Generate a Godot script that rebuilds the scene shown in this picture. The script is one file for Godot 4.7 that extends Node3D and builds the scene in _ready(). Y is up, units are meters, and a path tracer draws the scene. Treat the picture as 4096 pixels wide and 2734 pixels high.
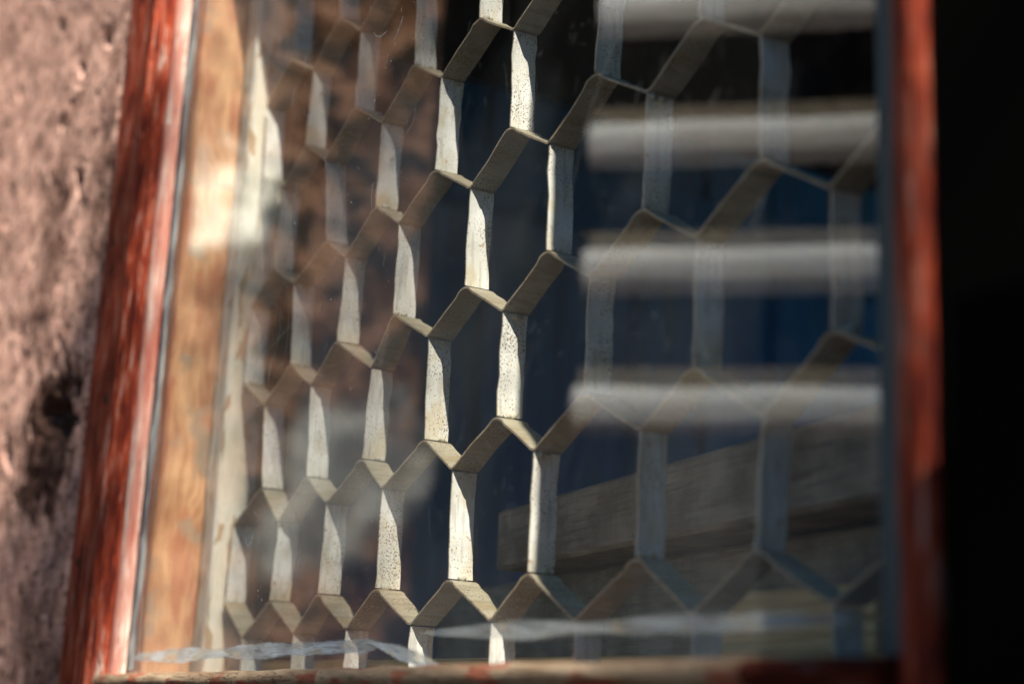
extends Node3D
# A weathered red casement in a rough pink wall, seen obliquely; behind its dusty pane a white honeycomb grille.
# One unit of the grille (half a cell) is A metres; lengths below are mostly given in that unit.

const A := 0.045
const Y0 := 1.15
var rng := RandomNumberGenerator.new()
var M := {}
var taken := {}

func P(x: float, y: float, z: float) -> Vector3:
	return Vector3(x * A, Y0 + y * A, z * A)

# ---------------------------------------------------------------- helpers
func numbered(called: String, parent: Node) -> String:
	var key := str(parent.get_instance_id()) + called
	var n: int = taken.get(key, 0)
	taken[key] = n + 1
	return called if n == 0 else "%s_%03d" % [called, n]

func tag(o: Node, label: String, category: String, group := "") -> void:
	o.set_meta("label", label)
	o.set_meta("category", category)
	if group != "":
		o.set_meta("group", group)

func thing(called: String, at: Vector3, label: String, category: String, group := "") -> Node3D:
	var o := Node3D.new()
	o.name = numbered(called, self)
	add_child(o)
	o.position = at
	tag(o, label, category, group)
	return o

func origin_of(n: Node) -> Vector3:
	var v := Vector3.ZERO
	while n is Node3D and n != self:
		v += (n as Node3D).position
		n = n.get_parent()
	return v

# a mesh whose vertices are given in world metres becomes a part of parent
func part(called: String, mesh: Mesh, mat: Material, parent: Node = self) -> MeshInstance3D:
	var o := MeshInstance3D.new()
	o.name = numbered(called, parent)
	o.mesh = mesh
	o.material_override = mat
	parent.add_child(o, true)
	o.position = -origin_of(parent)
	return o

func struct(called: String, mesh: Mesh, mat: Material) -> MeshInstance3D:
	var o := part(called, mesh, mat)
	o.set_meta("kind", "structure")
	return o

func begin() -> SurfaceTool:
	var st := SurfaceTool.new()
	st.begin(Mesh.PRIMITIVE_TRIANGLES)
	return st

func done(st: SurfaceTool) -> ArrayMesh:
	st.generate_normals()
	return st.commit()

# flat polygon with its front towards hint
func tri(st: SurfaceTool, p: Array, uv: Array, hint: Vector3, c := Color.WHITE, group := -1) -> void:
	var n := (p[2] - p[0] as Vector3).cross(p[1] - p[0])
	var order := [0, 1, 2] if n.dot(hint) >= 0.0 else [0, 2, 1]
	for k in order:
		st.set_smooth_group(group)
		st.set_color(c)
		st.set_uv(uv[k])
		st.add_vertex(p[k])

func quad(st: SurfaceTool, a: Vector3, b: Vector3, c: Vector3, d: Vector3, ua: Vector2, ub: Vector2, uc: Vector2, ud: Vector2, hint: Vector3, col := Color.WHITE, group := -1) -> void:
	tri(st, [a, b, c], [ua, ub, uc], hint, col, group)
	tri(st, [a, c, d], [ua, uc, ud], hint, col, group)

# box with chamfered edges; uv in metres, v along the longest axis
func cbox(st: SurfaceTool, centre: Vector3, size: Vector3, bevel := 0.002, basis := Basis(), uv0 := Vector2.ZERO, col := Color.WHITE) -> void:
	var h := size / 2.0
	var b := minf(bevel, minf(h.x, minf(h.y, h.z)) * 0.45)
	var long := 0 if size.x >= size.y and size.x >= size.z else (1 if size.y >= size.z else 2)
	var o1 := (long + 1) % 3
	var o2 := (long + 2) % 3
	var put := func(v: Vector3) -> Vector3: return centre + basis * v
	var uvf := func(v: Vector3, axis: int) -> Vector2:
		var u: float = v[o1] if axis != o1 else v[o2] + 0.37
		if axis == long:
			return uv0 + Vector2(v[o1], v[o2])
		return uv0 + Vector2(u, v[long])
	for axis in 3:
		var i := (axis + 1) % 3
		var j := (axis + 2) % 3
		for s in [-1.0, 1.0]:
			var q := []
			for e in [[-1, -1], [1, -1], [1, 1], [-1, 1]]:
				var v := Vector3.ZERO
				v[axis] = s * h[axis]
				v[i] = e[0] * (h[i] - b)
				v[j] = e[1] * (h[j] - b)
				q.append(v)
			var n := Vector3.ZERO
			n[axis] = s
			quad(st, put.call(q[0]), put.call(q[1]), put.call(q[2]), put.call(q[3]), uvf.call(q[0], axis), uvf.call(q[1], axis), uvf.call(q[2], axis), uvf.call(q[3], axis), basis * n, col)
	if b <= 0.0:
		return
	for axis in 3:
		var i := (axis + 1) % 3
		var j := (axis + 2) % 3
		for si in [-1.0, 1.0]:
			for sj in [-1.0, 1.0]:
				var q := []
				for e in [[-1, 0], [1, 0], [1, 1], [-1, 1]]:
					var v := Vector3.ZERO
					v[axis] = e[0] * (h[axis] - b)
					v[i] = si * (h[i] - (b if e[1] == 1 else 0.0))
					v[j] = sj * (h[j] - (0.0 if e[1] == 1 else b))
					q.append(v)
				var n := Vector3.ZERO
				n[i] = si
				n[j] = sj
				quad(st, put.call(q[0]), put.call(q[1]), put.call(q[2]), put.call(q[3]), uvf.call(q[0], i), uvf.call(q[1], i), uvf.call(q[2], i), uvf.call(q[3], i), basis * n, col)
	for sx in [-1.0, 1.0]:
		for sy in [-1.0, 1.0]:
			for sz in [-1.0, 1.0]:
				var s := Vector3(sx, sy, sz)
				var q := [s * (h - Vector3(0, b, b)), s * (h - Vector3(b, 0, b)), s * (h - Vector3(b, b, 0))]
				tri(st, [put.call(q[0]), put.call(q[1]), put.call(q[2])], [uvf.call(q[0], 0), uvf.call(q[1], 0), uvf.call(q[2], 0)], basis * s, col)

func box_mesh(lo: Vector3, hi: Vector3, bevel := 0.002, uv0 := Vector2.ZERO) -> ArrayMesh:
	var st := begin()
	cbox(st, (lo + hi) / 2.0, hi - lo, bevel, Basis(), uv0)
	return done(st)

# a profile (points in grille units across x and z) run along y, or along x when it lies across y and z
func run(profile: Array, from: float, to: float, steps: int, along_x: bool, inside: Vector2, wobble := 0.0, rise := 0.0, uv0 := Vector2.ZERO) -> ArrayMesh:
	var st := begin()
	var n := FastNoiseLite.new()
	n.seed = int(from * 31.0 + to * 7.0 + profile[0].x * 13.0)
	n.frequency = 0.5
	var at := func(k: int, t: float) -> Vector3:
		var p: Vector2 = profile[k]
		var w := n.get_noise_2d(t * 1.3, k * 9.0) * wobble
		var w2 := n.get_noise_2d(t * 1.3 + 70.0, k * 9.0) * wobble
		if along_x:
			return P(t, p.x + w + rise * (t - from) / (to - from), p.y + w2)
		return P(p.x + w, t, p.y + w2)
	var total := 0.0
	for k in profile.size() - 1:
		var a: Vector2 = profile[k]
		var b: Vector2 = profile[k + 1]
		var len := a.distance_to(b)
		var mid := (a + b) / 2.0 - inside
		var dir := (b - a).normalized()
		var nn := Vector2(dir.y, -dir.x)
		if nn.dot(mid) < 0.0:
			nn = -nn
		var hint := Vector3(0, nn.x, nn.y) if along_x else Vector3(nn.x, 0, nn.y)
		for s in steps:
			var t0 := lerpf(from, to, float(s) / steps)
			var t1 := lerpf(from, to, float(s + 1) / steps)
			quad(st, at.call(k, t0), at.call(k + 1, t0), at.call(k + 1, t1), at.call(k, t1),
				uv0 + Vector2(total, t0) * A, uv0 + Vector2(total + len, t0) * A, uv0 + Vector2(total + len, t1) * A, uv0 + Vector2(total, t1) * A, hint, Color.WHITE, 1 if len < 0.3 else -1)
		total += len
	# ends
	for t in [from, to]:
		for k in range(1, profile.size() - 1):
			var hint := (Vector3.RIGHT if along_x else Vector3.UP) * (1.0 if t == to else -1.0)
			tri(st, [at.call(0, t), at.call(k, t), at.call(k + 1, t)], [profile[0] * A, profile[k] * A, profile[k + 1] * A], hint)
	return done(st)

# ---------------------------------------------------------------- textures
func noise(s: int, f: float, oct := 4, type := FastNoiseLite.TYPE_SIMPLEX_SMOOTH) -> FastNoiseLite:
	var n := FastNoiseLite.new()
	n.seed = s
	n.frequency = f
	n.noise_type = type
	n.fractal_octaves = oct
	n.fractal_type = FastNoiseLite.FRACTAL_FBM if oct > 1 else FastNoiseLite.FRACTAL_NONE
	return n

func lin(r: float, g: float, b: float) -> Color:
	return Color(r, g, b).linear_to_srgb()

func tex(w: int, h: int, f: Callable) -> ImageTexture:
	var im := Image.create_empty(w, h, false, Image.FORMAT_RGB8)
	for y in h:
		for x in w:
			im.set_pixel(x, y, f.call(x, y))
	return ImageTexture.create_from_image(im)

func grey(w: int, h: int, f: Callable) -> ImageTexture:
	return tex(w, h, func(x, y):
		var v: float = clampf(f.call(x, y), 0.0, 1.0)
		return Color(v, v, v))

func st_between(lo: float, hi: float, v: float) -> float:
	return smoothstep(lo, hi, v)

func std(albedo: Texture2D, scale: Vector2, rough := 0.8, spec := 0.4) -> StandardMaterial3D:
	var m := StandardMaterial3D.new()
	m.albedo_texture = albedo
	m.uv1_scale = Vector3(scale.x, scale.y, 1)
	m.roughness = rough
	m.metallic_specular = spec
	return m

func relief(m: StandardMaterial3D, t: Texture2D, cm: float) -> void:
	m.heightmap_enabled = true
	m.heightmap_texture = t
	m.heightmap_scale = cm

func plain(c: Color, rough := 0.9, spec := 0.3) -> StandardMaterial3D:
	var m := StandardMaterial3D.new()
	m.albedo_color = c
	m.roughness = rough
	m.metallic_specular = spec
	return m

func mix3(a: Color, b: Color, t: float) -> Color:
	return a.lerp(b, clampf(t, 0.0, 1.0))

func make_materials() -> void:
	# --- worn red paint on softwood: 0.25 m across by 0.5 m along
	var g1 := noise(11, 1.0, 5)
	var g2 := noise(12, 1.0, 3)
	var g3 := noise(13, 1.0, 3)
	var wear := func(x, y):
		var u: float = x * 250.0 / 384.0
		var v: float = y * 500.0 / 768.0
		return g1.get_noise_2d(u * 0.10, v * 0.012) * 0.62 + g2.get_noise_2d(u * 0.55, v * 0.03) * 0.42 + g3.get_noise_2d(u * 0.03, v * 0.016) * 0.35
	var crack := func(x, y):
		var u: float = x * 250.0 / 384.0
		var v: float = y * 500.0 / 768.0
		return absf(g2.get_noise_2d(u * 0.33 + 50.0, v * 0.008 + 20.0))
	var red := tex(384, 768, func(x, y):
		var w: float = wear.call(x, y)
		var c := mix3(lin(0.17, 0.024, 0.011), lin(0.31, 0.051, 0.021), 0.5 + w)
		c = mix3(c, lin(0.060, 0.010, 0.008), st_between(0.02, -0.42, w) * 0.9)
		c = mix3(c, lin(0.38, 0.165, 0.125), st_between(0.10, 0.36, w) * 0.85)
		c = mix3(c, lin(0.42, 0.34, 0.30), st_between(0.36, 0.52, w) * 0.85)
		var k: float = crack.call(x, y)
		return mix3(c, lin(0.05, 0.008, 0.006), st_between(0.05, 0.0, k) * 0.75))
	var redh := grey(384, 768, func(x, y): return 0.6 - 0.35 * float(wear.call(x, y)) - st_between(0.06, 0.0, crack.call(x, y)) * 0.4)
	M.red = std(red, Vector2(4, 2), 0.78, 0.22)
	relief(M.red, redh, 0.09)
	M.shaded_red = M.red.duplicate()
	M.shaded_red.albedo_color = Color(0.55, 0.52, 0.52)  # red paint with the shade of the lower right corner put into its colour
	var pink := tex(256, 512, func(x, y):
		var w: float = wear.call(x + 90, y + 33)
		var c := mix3(lin(0.30, 0.08, 0.055), lin(0.44, 0.29, 0.25), 0.62 + w * 1.3)
		c = mix3(c, lin(0.58, 0.50, 0.43), st_between(0.1, 0.45, w) * 0.8)
		var k: float = crack.call(x + 90, y)
		return mix3(c, lin(0.10, 0.02, 0.015), st_between(0.05, 0.0, k) * 0.6))
	M.pink = std(pink, Vector2(6, 2), 0.7, 0.3)
	relief(M.pink, redh, 0.05)
	# --- bare, grey beige rail with remains of red
	var bare := tex(384, 768, func(x, y):
		var w: float = wear.call(x + 10, y + 400)
		var k: float = crack.call(x + 30, y + 100)
		var c := mix3(lin(0.17, 0.11, 0.07), lin(0.34, 0.26, 0.18), 0.55 + w * 1.1)
		c = mix3(c, lin(0.24, 0.06, 0.035), st_between(0.1, 0.36, g3.get_noise_2d(x * 0.04 + 77.0, y * 0.012)) * 0.75)
		return mix3(c, lin(0.05, 0.03, 0.02), st_between(0.05, 0.0, k) * 0.7))
	M.bare = std(bare, Vector2(4, 2), 0.85, 0.25)
	relief(M.bare, redh, 0.08)
	# --- orange brown jamb, stained
	var jn := noise(31, 1.0, 4)
	var jamb := tex(384, 768, func(x, y):
		var u: float = x * 250.0 / 384.0
		var v: float = y * 500.0 / 768.0
		var grain := jn.get_noise_2d(u * 0.45 + 4.0 * jn.get_noise_2d(u * 0.02, v * 0.008), v * 0.012)
		var blot := jn.get_noise_2d(u * 0.03 + 40.0, v * 0.018 + 9.0)
		var c := mix3(lin(0.36, 0.165, 0.080), lin(0.66, 0.39, 0.205), 0.5 + grain * 0.7 + blot * 0.7)
		c = mix3(c, lin(0.36, 0.12, 0.06), st_between(0.05, 0.4, jn.get_noise_2d(u * 0.04 + 9.0, v * 0.01 + 70.0)) * 0.6)
		c = mix3(c, lin(0.30, 0.25, 0.19), st_between(0.12, 0.45, jn.get_noise_2d(u * 0.02 + 200.0, v * 0.02)) * 0.7)
		var dk := Vector2((u - 42.0) / 5.5, (v - 150.0) / 9.0).length()
		if dk < 1.6:
			c = mix3(c, lin(0.40, 0.28, 0.15).lerp(lin(0.24, 0.15, 0.08), 0.5 + 0.5 * sin(dk * 11.0)), st_between(1.5, 0.9, dk))
		return c)
	M.jamb = std(jamb, Vector2(4, 2), 0.6, 0.35)
	relief(M.jamb, grey(256, 512, func(x, y): return 0.5 + 0.5 * jn.get_noise_2d(x * 0.45, y * 0.013)), 0.04)
	# --- white paint on iron, three states of dirt: 0.2 m square
	var wn := noise(41, 0.012, 4)
	var wf := noise(42, 0.09, 3)
	var wc := noise(43, 0.27, 2)
	M.iron = []
	for state in 3:
		var cover: float = [0.56, 0.50, 0.44][state]
		var white := tex(512, 512, func(x, y):
			var big := wn.get_noise_2d(x + state * 600.0, y)
			var c := mix3(lin(0.66, 0.67, 0.64), lin(0.78, 0.80, 0.785), 0.5 + big * 1.5)
			c = mix3(c, lin(0.60, 0.52, 0.36), st_between(0.12, 0.5, wn.get_noise_2d(x * 1.6 + 90.0, y * 0.7 + state * 300.0)) * 0.55)
			var streak := wf.get_noise_2d(x * 0.8, y * 0.10 + state * 77.0)
			c = mix3(c, lin(0.45, 0.44, 0.40), st_between(0.12, 0.45, streak) * 0.5)
			var density := cover + 0.42 * wn.get_noise_2d(x * 0.8, y * 0.8 + 800.0)
			var sp := wc.get_noise_2d(x * 1.1 + state * 99.0, y * 0.8)
			c = mix3(c, lin(0.11, 0.09, 0.07), st_between(density, density + 0.10, sp) * 0.92)
			return mix3(c, lin(0.30, 0.14, 0.06), st_between(0.58, 0.7, wf.get_noise_2d(x * 0.5 + 400.0, y * 0.5)) * 0.5))
		var m := std(white, Vector2(5, 5), 0.55, 0.4)
		m.vertex_color_use_as_albedo = true
		relief(m, grey(256, 256, func(x, y): return 0.6 + 0.3 * wf.get_noise_2d(x * 1.2, y * 0.7) - st_between(0.3, 0.4, wc.get_noise_2d(x * 2.2, y * 1.6)) * 0.3), 0.03)
		M.iron.append(m)
	# --- pink render
	var pn := noise(51, 0.010, 5)
	var pf := noise(52, 0.11, 3)
	var render := tex(512, 512, func(x, y):
		var b := pn.get_noise_2d(x, y)
		var f := pf.get_noise_2d(x, y)
		var c := mix3(lin(0.34, 0.165, 0.130), lin(0.80, 0.50, 0.415), 0.55 + b * 1.0 + f * 1.7)
		c = mix3(c, lin(0.50, 0.43, 0.385), st_between(0.1, 0.5, pf.get_noise_2d(x * 0.5 + 900.0, y * 0.8)) * 0.6)
		return mix3(c, lin(0.035, 0.024, 0.02), st_between(0.10, 0.36, pf.get_noise_2d(x * 0.22 + 300.0 + y * 0.12, y * 0.3) * 0.6 + 0.5 * pn.get_noise_2d(x * 1.6, y * 1.6)) * 0.85))
	M.render = std(render, Vector2(4, 4), 1.0, 0.03)
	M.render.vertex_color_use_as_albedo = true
	M.render.uv1_triplanar = true
	M.render.uv1_world_triplanar = true
	M.render.uv1_scale = Vector3(6.5, 6.5, 6.5)
	relief(M.render, grey(512, 512, func(x, y): return 0.5 + 0.5 * pf.get_noise_2d(x, y) + 0.4 * pf.get_noise_2d(x * 2.6, y * 2.6)), 0.20)
	# --- brown render of the side wall
	var brown := tex(384, 384, func(x, y):
		var b := pn.get_noise_2d(x * 1.3 + 40.0, y * 1.3)
		var f := pf.get_noise_2d(x * 0.5, y * 0.5)
		var c := mix3(lin(0.070, 0.036, 0.022), lin(0.21, 0.12, 0.082), 0.5 + b * 1.5 + f * 0.4)
		return mix3(c, lin(0.020, 0.015, 0.013), st_between(-0.02, 0.32, pn.get_noise_2d(x * 1.5 + 500.0, y * 1.5)) * 0.9))
	M.brown = std(brown, Vector2(1, 1), 0.95, 0.15)
	M.brown.uv1_triplanar = true
	M.brown.uv1_world_triplanar = true
	M.brown.uv1_scale = Vector3(1.7, 1.7, 1.7)
	relief(M.brown, grey(256, 256, func(x, y): return 0.5 + 0.6 * pf.get_noise_2d(x * 0.5, y * 0.5)), 1.2)
	# --- weathered plank
	var kn := noise(61, 1.0, 4)
	var plank := tex(256, 512, func(x, y):
		var g := kn.get_noise_2d(x * 0.5 + 2.0 * kn.get_noise_2d(x * 0.01, y * 0.004), y * 0.012)
		var b := kn.get_noise_2d(x * 0.02 + 30.0, y * 0.02)
		var c := mix3(lin(0.16, 0.14, 0.11), lin(0.31, 0.28, 0.225), 0.5 + g * 0.45 + b * 0.9 + 0.25 * kn.get_noise_2d(x * 0.02 + 400.0, y * 0.5))
		return mix3(c, lin(0.12, 0.10, 0.08), st_between(0.25, 0.5, kn.get_noise_2d(x * 0.16 + 90.0, y * 0.01)) * 0.5))
	var plankh := grey(256, 512, func(x, y): return 0.5 + 0.5 * kn.get_noise_2d(x * 0.5, y * 0.03) * 0.5 + 0.3 * kn.get_noise_2d(x * 0.05, y * 0.5))
	M.plank = std(plank, Vector2(5, 2), 0.9, 0.2)
	relief(M.plank, plankh, 0.04)
	var slat := tex(256, 256, func(x, y):
		var g := kn.get_noise_2d(x * 0.4, y * 0.02 + 60.0)
		return mix3(lin(0.55, 0.58, 0.61), lin(0.93, 0.96, 0.98), 0.72 + g * 1.6))
	M.slat = std(slat, Vector2(4, 1), 0.38, 0.5)
	var ochre := tex(256, 256, func(x, y):
		var g := kn.get_noise_2d(x * 0.3 + 12.0, y * 0.02)
		return mix3(lin(0.42, 0.29, 0.12), lin(0.72, 0.54, 0.28), 0.5 + g))
	M.ochre = std(ochre, Vector2(4, 2), 0.8, 0.3)
	var blue := tex(256, 512, func(x, y):
		var g := kn.get_noise_2d(x * 0.12 + 44.0, y * 0.006)
		var c := mix3(lin(0.02, 0.15, 0.42), lin(0.05, 0.34, 0.68), 0.5 + g)
		return mix3(c, lin(0.10, 0.24, 0.28), st_between(0.15, 0.5, kn.get_noise_2d(x * 0.02 + 4.0, y * 0.008)) * 0.6))
	M.blue = std(blue, Vector2(4, 1), 0.7, 0.3)
	var soil := tex(512, 512, func(x, y):
		return mix3(lin(0.035, 0.028, 0.02), lin(0.10, 0.082, 0.06), 0.5 + pn.get_noise_2d(x * 2.0, y * 2.0) + pf.get_noise_2d(x, y) * 0.5))
	M.ground = std(soil, Vector2(1, 1), 0.95, 0.15)
	M.ground.uv1_triplanar = true
	M.ground.uv1_world_triplanar = true
	M.ground.uv1_scale = Vector3(0.7, 0.7, 0.7)
	M.rust = plain(lin(0.03, 0.018, 0.012), 0.85, 0.3)
	M.black = plain(lin(0.003, 0.0028, 0.0026), 1.0, 0.03)
	M.room = plain(lin(0.10, 0.085, 0.075), 0.95, 0.15)
	M.roomwall = std(brown, Vector2(1, 1), 0.95, 0.15)
	M.roomwall.uv1_triplanar = true
	M.roomwall.uv1_world_triplanar = true
	M.roomwall.albedo_color = Color(0.6, 0.6, 0.62)
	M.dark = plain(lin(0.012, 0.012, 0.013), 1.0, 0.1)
	M.whitebox = plain(lin(0.80, 0.80, 0.74), 0.6, 0.4)
	M.stone = std(tex(128, 128, func(x, y): return mix3(lin(0.26, 0.26, 0.25), lin(0.50, 0.50, 0.49), 0.5 + pf.get_noise_2d(x, y))), Vector2(3, 3), 0.95, 0.2)
	M.putty = std(tex(256, 128, func(x, y):
		var c := mix3(lin(0.36, 0.42, 0.45), lin(0.74, 0.78, 0.79), 0.55 + 1.1 * wn.get_noise_2d(x * 3.0, y * 6.0))
		return mix3(c, lin(0.12, 0.11, 0.10), st_between(0.3, 0.5, pf.get_noise_2d(x, y * 1.4)) * 0.7)), Vector2(6, 12), 0.75, 0.3)
	relief(M.putty, grey(128, 128, func(x, y): return 0.5 + 0.5 * pf.get_noise_2d(x * 0.8, y * 0.8)), 0.08)
	M.oldputty = plain(lin(0.055, 0.095, 0.11), 0.8, 0.3)
	M.greyputty = plain(lin(0.34, 0.34, 0.33), 0.85, 0.25)
	M.palepaint = std(tex(256, 512, func(x, y):
		var w := wn.get_noise_2d(x * 2.0, y * 0.6)
		var c := mix3(lin(0.58, 0.54, 0.43), lin(0.76, 0.74, 0.65), 0.5 + w * 1.4)
		c = mix3(c, lin(0.34, 0.20, 0.10), st_between(0.28, 0.42, wf.get_noise_2d(x * 0.6, y * 0.16)) * 0.7)
		return mix3(c, lin(0.30, 0.29, 0.26), st_between(0.2, 0.5, wn.get_noise_2d(x * 1.5 + 70.0, y * 0.5)) * 0.5)), Vector2(5, 2.5), 0.7, 0.3)
	# --- clear pane
	var glass := StandardMaterial3D.new()
	glass.transparency = BaseMaterial3D.TRANSPARENCY_ALPHA
	glass.albedo_color = Color(0.86, 0.9, 0.88, 0.0)
	glass.roughness = 0.0
	glass.metallic_specular = 0.44
	M.glass = glass

# dust on the pane: a haze, smears, and thousands of fine specks and scratches
func dust_material() -> StandardMaterial3D:
	var side := 1536
	var small := Image.create_empty(192, 192, false, Image.FORMAT_RGBAF)
	var n := noise(71, 0.018, 4)
	var n2 := noise(72, 0.05, 3)
	for y in 192:
		for x in 192:
			var a := 0.008 + 0.014 * st_between(0.05, 0.5, n.get_noise_2d(x, y * 1.2)) + 0.006 * maxf(0.0, n2.get_noise_2d(x * 2.0, y * 0.7))
			a += 0.05 * st_between(1.0, 0.2, Vector2((x - 88.0) / 62.0, (y - 150.0) / 50.0).length() + 0.7 * n.get_noise_2d(x * 1.4 + 80.0, y * 1.4))
			a += 0.035 * st_between(1.0, 0.2, Vector2((x - 30.0) / 40.0, (y - 70.0) / 60.0).length() + 0.8 * n.get_noise_2d(x * 1.6, y * 1.1 + 60.0))
			a += 0.016 * st_between(0.6, 0.0, x / 192.0) + 0.07 * st_between(0.16, 0.0, 1.0 - y / 192.0) * (0.7 + n.get_noise_2d(x * 1.5, 9.0))
			small.set_pixel(x, y, Color(0.78, 0.80, 0.80, clampf(a, 0.0, 0.5)))
	small.resize(side, side, Image.INTERPOLATE_CUBIC)
	small.convert(Image.FORMAT_RGBA8)
	var r := RandomNumberGenerator.new()
	r.seed = 99
	var dab := func(x: int, y: int, a: float):
		if x >= 0 and y >= 0 and x < side and y < side:
			var c := small.get_pixel(x, y)
			c.a = maxf(c.a, a)
			small.set_pixel(x, y, c)
	for k in 6500:
		var x := r.randi_range(0, side - 1)
		var y := r.randi_range(0, side - 1)
		var a := (0.10 + 0.70 * pow(r.randf(), 3.5)) * (1.7 if x < side * 0.55 else 0.6)
		dab.call(x, y, a)
		if r.randf() < 0.08:
			dab.call(x + 1, y, a * 0.8)
			dab.call(x, y + 1, a * 0.8)
			dab.call(x + 1, y + 1, a * 0.6)
	for k in 1100:
		var x := r.randf() * side
		var y := r.randf() * side
		var long := 4.0 + 38.0 * pow(r.randf(), 3.0)
		var dir := Vector2.from_angle(PI / 2 + r.randfn(0.12, 0.35))
		var bend := r.randfn(0.0, 0.03)
		var a := (0.10 + 0.35 * r.randf() * r.randf()) * (1.7 if x < side * 0.55 else 0.5)
		for s in int(long):
			dab.call(int(x), int(y), a)
			x += dir.x
			y += dir.y
			dir = dir.rotated(bend)
	for k in 26:  # strands of cobweb stuck to the pane
		var x := r.randf() * side
		var y := r.randf() * side
		var dir := Vector2.from_angle(r.randf() * TAU)
		var bend := r.randfn(0.0, 0.012)
		for s in r.randi_range(60, 240):
			dab.call(int(x), int(y), 0.10 + 0.12 * r.randf())
			x += dir.x
			y += dir.y
			dir = dir.rotated(bend)
	var m := std(ImageTexture.create_from_image(small), Vector2(1, 1), 0.9, 0.2)
	m.transparency = BaseMaterial3D.TRANSPARENCY_ALPHA
	return m

# ---------------------------------------------------------------- the grille
# Measured play of the hand-bent iron, in hundredths of a unit: [column, row, dx at peak or valley, dy]
var play := {}
func set_play() -> void:
	var list := [
		[0, 1, -4, 2], [-2, 1, -14, 0], [-4, 1, -12, 1], [-6, 1, -1, -2], [2, 1, -11, 0], [4, 1, 7, 4], [6, 1, -2, -1], [1, 1, 9, 2],
		[1, 2, -1, 4], [-1, 2, 8, 0], [-3, 2, 13, -3], [-5, 2, 11, -7], [-7, 2, 26, -6], [3, 2, -4, 3], [5, 2, -2, -2],
		[0, 2, -10, 5], [-2, 2, -13, 2], [-4, 2, -3, -1], [-6, 2, 10, -14], [2, 2, -8, 5], [4, 2, 7, 1], [6, 2, 7, -13],
		[0, 3, -1, 1], [-2, 3, -13, 5], [-4, 3, -10, 2], [-6, 3, 8, -3], [2, 3, 2, 1], [4, 3, 0, 1], [6, 3, -1, -1],
		[1, 3, 3, 1], [-1, 3, 1, 6], [-3, 3, 25, -7], [3, 3, 0, 2], [5, 3, -2, -1], [7, 3, 1, -4],
		[1, 4, -2, 0], [-1, 4, -8, 2], [-3, 4, 1, -1], [-5, 4, 21, -11], [3, 4, -5, 5],
		[0, 4, 0, 0], [-2, 4, -14, 7], [-4, 4, 1, -1], [2, 4, -1, 2], [4, 4, 6, -1], [6, 4, 1, -5],
		[0, 5, 0, -1], [-2, 5, 5, 0], [1, 5, -3, 0], [-1, 5, -5, 4]]
	for e in list:
		play[Vector2i(e[0], e[1])] = Vector2(e[2], e[3]) / 100.0

func node_at(i: int, r: int) -> Vector2:
	var peak := posmod(i + r, 2) == 1
	var d: Vector2 = play.get(Vector2i(i, r), Vector2(sin(i * 5.1 + r * 2.3) * 0.07, cos(i * 3.7 + r * 4.1) * 0.03))
	return Vector2(i, r * 1.899 + (0.544 if peak else 0.0)) + d

const DEEP := 0.37
const THICK := 0.026

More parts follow.
